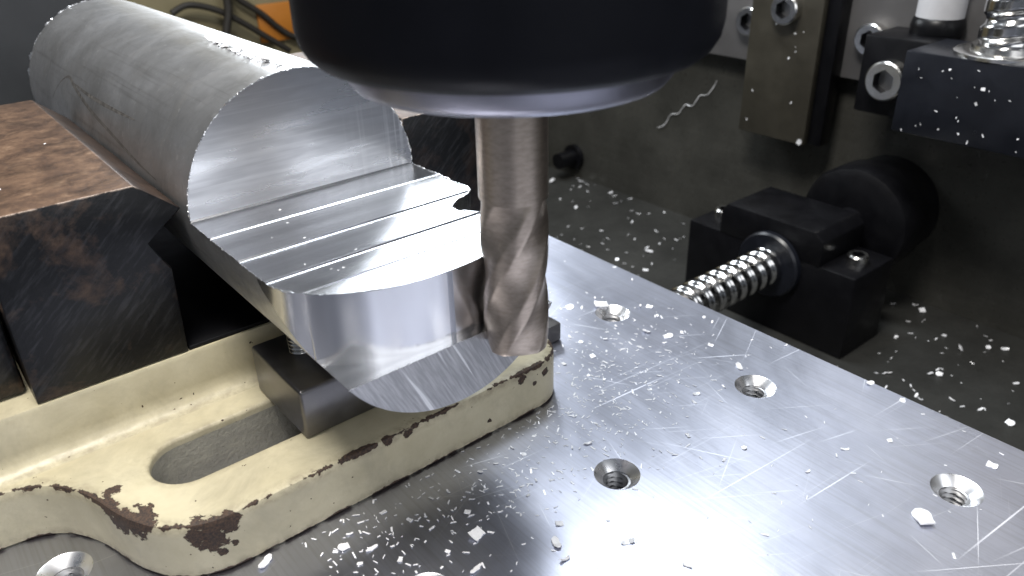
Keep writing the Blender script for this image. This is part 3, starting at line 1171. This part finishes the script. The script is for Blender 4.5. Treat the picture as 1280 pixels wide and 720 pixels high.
PLATE = [(42.6, 60.6, 9), (45.3, 58.2, 6), (50.4, 55.6, 14), (52.5, 59.8, 6), (59.0, 47.3, 7), (60.7, 45.0, 9), (49.3, 36.0, 10), (51.9, 30.3, 11), (48.5, 28.8, 6), (56.4, 29.1, 6), (67.9, 30.4, 6), (67.4, 27.1, 7), (57.0, 19.5, 7), (54.1, 7.9, 12), (43.8, 4.9, 6), (33.1, 5.7, 5), (36.1, 7.5, 7), (36.3, -49.5, 17), (63.0, -51.6, 9), (44.4, -28.0, 7), (72.3, -18.3, 8), (71.5, -27.2, 7), (21.7, -1.7, 6), (54.7, -32.9, 4), (-23.8, -6.4, 10), (-34.4, 5.6, 10), (-25.2, -10.6, 9), (-12.9, -15.3, 9), (-52.0, 16.3, 10), (-56.0, 20.2, 8), (-53.4, 22.5, 5), (-39.6, -1.3, 9), (-69.5, 26.6, 12), (-9.0, -26.6, 8), (-19.6, -2.9, 6), (2.3, 11.4, 7), (21.1, -12.4, 6), (-18.0, 19.9, 5), (-11.2, 18.3, 5), (-44.9, 23.4, 5), (-42.1, 18.0, 6), (31.5, -26.7, 5), (69.9, 60.6, 7), (72.3, 70.7, 5), (63.1, 84.8, 3), (72.4, 6.0, 5), (27.8, -12.8, 5), (58.5, 39.9, 5), (51.4, 42.5, 5), (45.2, 43.9, 5), (37.9, 40.9, 5), (37.0, 34.5, 4), (35.0, 26.8, 5), (35.4, 19.0, 5), (36.8, 13.8, 5), (28.9, 16.5, 5), (21.6, 31.2, 5), (23.4, 27.1, 5), (16.0, 31.3, 5), (20.7, 39.4, 6), (31.6, 44.3, 5), (31.3, 48.5, 5), (30.4, 52.2, 5), (28.9, 36.9, 5), (31.1, 31.8, 5), (5.3, 27.1, 5), (7.5, 20.9, 5), (8.9, 15.5, 5), (-5.1, 21.7, 5), (-11.8, 21.8, 5), (-22.3, 20.1, 5), (-31.3, 19.6, 5), (-31.7, 12.0, 5), (-39.9, 13.1, 5), (-26.7, 7.7, 5), (-19.2, 7.5, 5), (-12.1, 7.8, 5), (-28.6, -2.3, 4), (-41.1, 5.8, 5), (-49.3, 10.2, 5), (-57.8, 20.2, 5), (-55.7, 14.4, 5)]
for x, y, s in PLATE:
    if any(math.hypot(x - hx, y - hy) < RC * 0.9 for hx, hy in HOLES) and s < 12:
        continue
    if s >= 17:
        lab, grp = 'largest flat aluminium chip on the plate, close to a countersunk hole', None
    elif s >= 14:
        lab, grp = 'big bright chip lying half over the rim of a countersunk hole', None
    elif x < -65:
        lab, grp = 'bright chip on the plate touching the foot of the vise near its chipped corner', None
    elif x > 66:
        lab, grp = 'small aluminium chip at the long outer edge of the plate', 'chips along the plate edge'
    elif y > 26 and x > 14:
        lab, grp = 'small aluminium chip on the plate beyond the rounded end of the vise', 'chips beyond the vise end'
    elif y > 9 and x < 14:
        lab, grp = 'small aluminium chip on the plate along the front face of the vise', 'chips along the vise front'
    else:
        lab, grp = 'aluminium chip out on the open scratched plate away from the vise', 'chips on the open plate'
    put_chip((x, y, 0.0), s * 0.27, lab, grp)
TRAY = [(218.1, 263.1, 8), (232, 251.1, 9), (230, 243.8, 8), (224.1, 243.9, 6), (223.0, 235.7, 7), (232, 225.3, 8), (229.0, 219.2, 6), (221.1, 210.9, 6), (233, 210.1, 6), (232, 182.6, 5), (208.3, 185.6, 8), (219.4, 191.0, 6), (186.5, 187.7, 8), (181.4, 198.1, 5), (186.4, 153.5, 9), (189.1, 157.6, 6), (169.4, 140.4, 8), (167.4, 158.0, 4), (183.9, 6.7, 5), (185.8, 4.2, 7), (172.3, 17.6, 7), (166.1, 3.5, 6), (170.7, 18.4, 5), (175.0, -15.6, 7), (210.1, 7.3, 7), (223.1, -4.3, 8), (174.2, -26.0, 7), (173.4, -6.3, 6), (203.0, -0.5, 5), (164.7, 1.3, 6), (226, 44, 6), (232, 36.8, 8), (229, 32.2, 6), (219.6, 0.5, 5), (201.4, -17.3, 5), (215.8, 16.4, 5), (200, 29, 6), (199.9, 222.0, 5), (201.5, 237.6, 6), (181.5, 178.0, 5), (208.1, 167.8, 5), (208.1, 153.8, 5), (166.7, 178.0, 5), (193.1, 174.4, 4), (216.2, 31.7, 5)]
for x, y, s in TRAY:
    put_chip((x, y, -60.0), s * 0.42, 'aluminium chip lying on the dark machine floor', 'chips on the machine floor', flat=0.8)
# on the nut housing, guide rail, jaw, bar
for i in range(26):
    put_chip((185.0, rnd.uniform(-4, 41), rnd.uniform(30, 57)), rnd.uniform(0.5, 1.3), 'tiny chip stuck to the black nut housing', 'chips stuck to the nut housing', (-1, 0, 0))
for i in range(9):
    put_chip((219.0, rnd.uniform(97, 129), rnd.uniform(5, 58)), rnd.uniform(0.6, 1.2), 'tiny chip stuck to the olive guide rail', 'chips stuck to the guide rail', (-1, 0, 0))
put_chip((219.0, 97.5, 4.2), 3.0, 'bright chip at the bottom corner of the olive guide rail', None, (-1, 0, 0))
for i in range(7):
    put_chip((rnd.uniform(-92, -68), rnd.uniform(75, 150), ZT), rnd.uniform(0.5, 0.9), 'tiny chip on the rusty top of the vise jaw', 'chips on the rusty jaw')
for i in range(16):
    y = rnd.uniform(22, 62)
    put_chip((rnd.uniform(xl(y) + 2, xr_(y) - 2), y, zflat(y)), rnd.uniform(0.35, 0.7), 'tiny chip on the milled flat of the bar', 'chips on the milled flat', flat=0.2)
for i in range(22):
    t = math.radians(rnd.uniform(90.5, 94.5))
    y = 69 + 35 * (i / 21.0) + rnd.uniform(-1, 1)
    put_chip((XC + RB * math.cos(t), y + 4, ZC + RB * math.sin(t)), rnd.uniform(1.6, 3.6), 'curled chip in the heap on top of the round bar', 'chips heaped on the bar', (math.cos(t), 0, math.sin(t)), flat=0.7)
for i in range(8):
    put_chip((rnd.uniform(-12.6, -6.5), rnd.uniform(30, 39.5), ZL), rnd.uniform(1.5, 3.0), 'curled chip packed in the notch beside the cutter', 'chips in the notch', flat=0.9)

# fine swarf too small to count
rnd = random.Random(23)
g = MB()


def flake(p, s):
    a = rnd.uniform(0, 6.28)
    L, W, T = s * rnd.uniform(.8, 2.0), s * rnd.uniform(.22, .5), 0.06
    ca, sa = math.cos(a), math.sin(a)
    lift = rnd.uniform(0, 0.25) * s
    q = []
    for z in (0, T):
        for u, w in ((-L, -W), (L, -W), (L * .9, W), (-L * .7, W)):
            q.append(g.v((p[0] + (u * ca - w * sa) / 2, p[1] + (u * sa + w * ca) / 2, p[2] + 0.02 + z + (lift if u > 0 else 0))))
    for t in ((0, 3, 2, 1), (4, 5, 6, 7), (0, 1, 5, 4), (1, 2, 6, 5), (2, 3, 7, 6), (3, 0, 4, 7)):
        g.f([q[i] for i in t])


def free(x, y):
    if x < 15 and y > 28.4 and not (x < -80 and y < 30):
        return False
    return all(math.hypot(x - hx, y - hy) > RC for hx, hy in HOLES)


n = 0
while n < 900:
    k = rnd.random()
    if k < 0.45:
        x, y = rnd.gauss(26, 16), rnd.gauss(32, 16)
    elif k < 0.88:
        x, y = rnd.uniform(-62, 20), rnd.gauss(16, 11)
    else:
        x, y = rnd.uniform(-70, 73), rnd.uniform(-60, 60)
    if x > 73 or y > 90 or not free(x, y):
        continue
    flake((x, y, 0.0), rnd.choice((0.35, 0.5, 0.5, 0.7, 0.9)))
    n += 1
sw = g.build('swarf', M_chip, None, (0, 0, 0), smooth=0)
sw['kind'] = 'stuff'
tag(sw, 'fine aluminium swarf sprinkled over the plate', 'swarf')
g = MB()
for i in range(130):
    x, y = (rnd.uniform(160, 235), rnd.uniform(130, 290)) if i % 2 else (rnd.uniform(150, 235), rnd.uniform(-60, 34))
    flake((x, y, -60.0), rnd.uniform(0.5, 1.4))
sw = g.build('swarf', M_chip, None, (0, 0, 0), smooth=0)
sw['kind'] = 'stuff'
tag(sw, 'fine aluminium swarf on the dark machine floor', 'swarf')

STRAND = [(236.5, 195.5, -14.0), (236.2, 190.5, -11.0), (236.6, 186.5, -4.5), (236.2, 181.5, -3.0), (236.6, 177.5, 2.5), (236.2, 172.5, 3.0), (236.6, 168.5, 9.0), (236.2, 163.5, 10.5), (236.6, 160.0, 15.5), (236.3, 158.6, 18.5)]
# a springy strand of swarf hanging on the back wall
g = MB()
g.tube(catmull(STRAND, 5), [0.10 + 0.12 * abs(math.sin(i * 0.37)) for i in range(len(catmull(STRAND, 5)))], 5)
tag(g.build('swarf_strand', M_chip, None, STRAND[0], smooth=60), 'thin zigzag swarf strand clinging to the dark back wall', 'swarf')
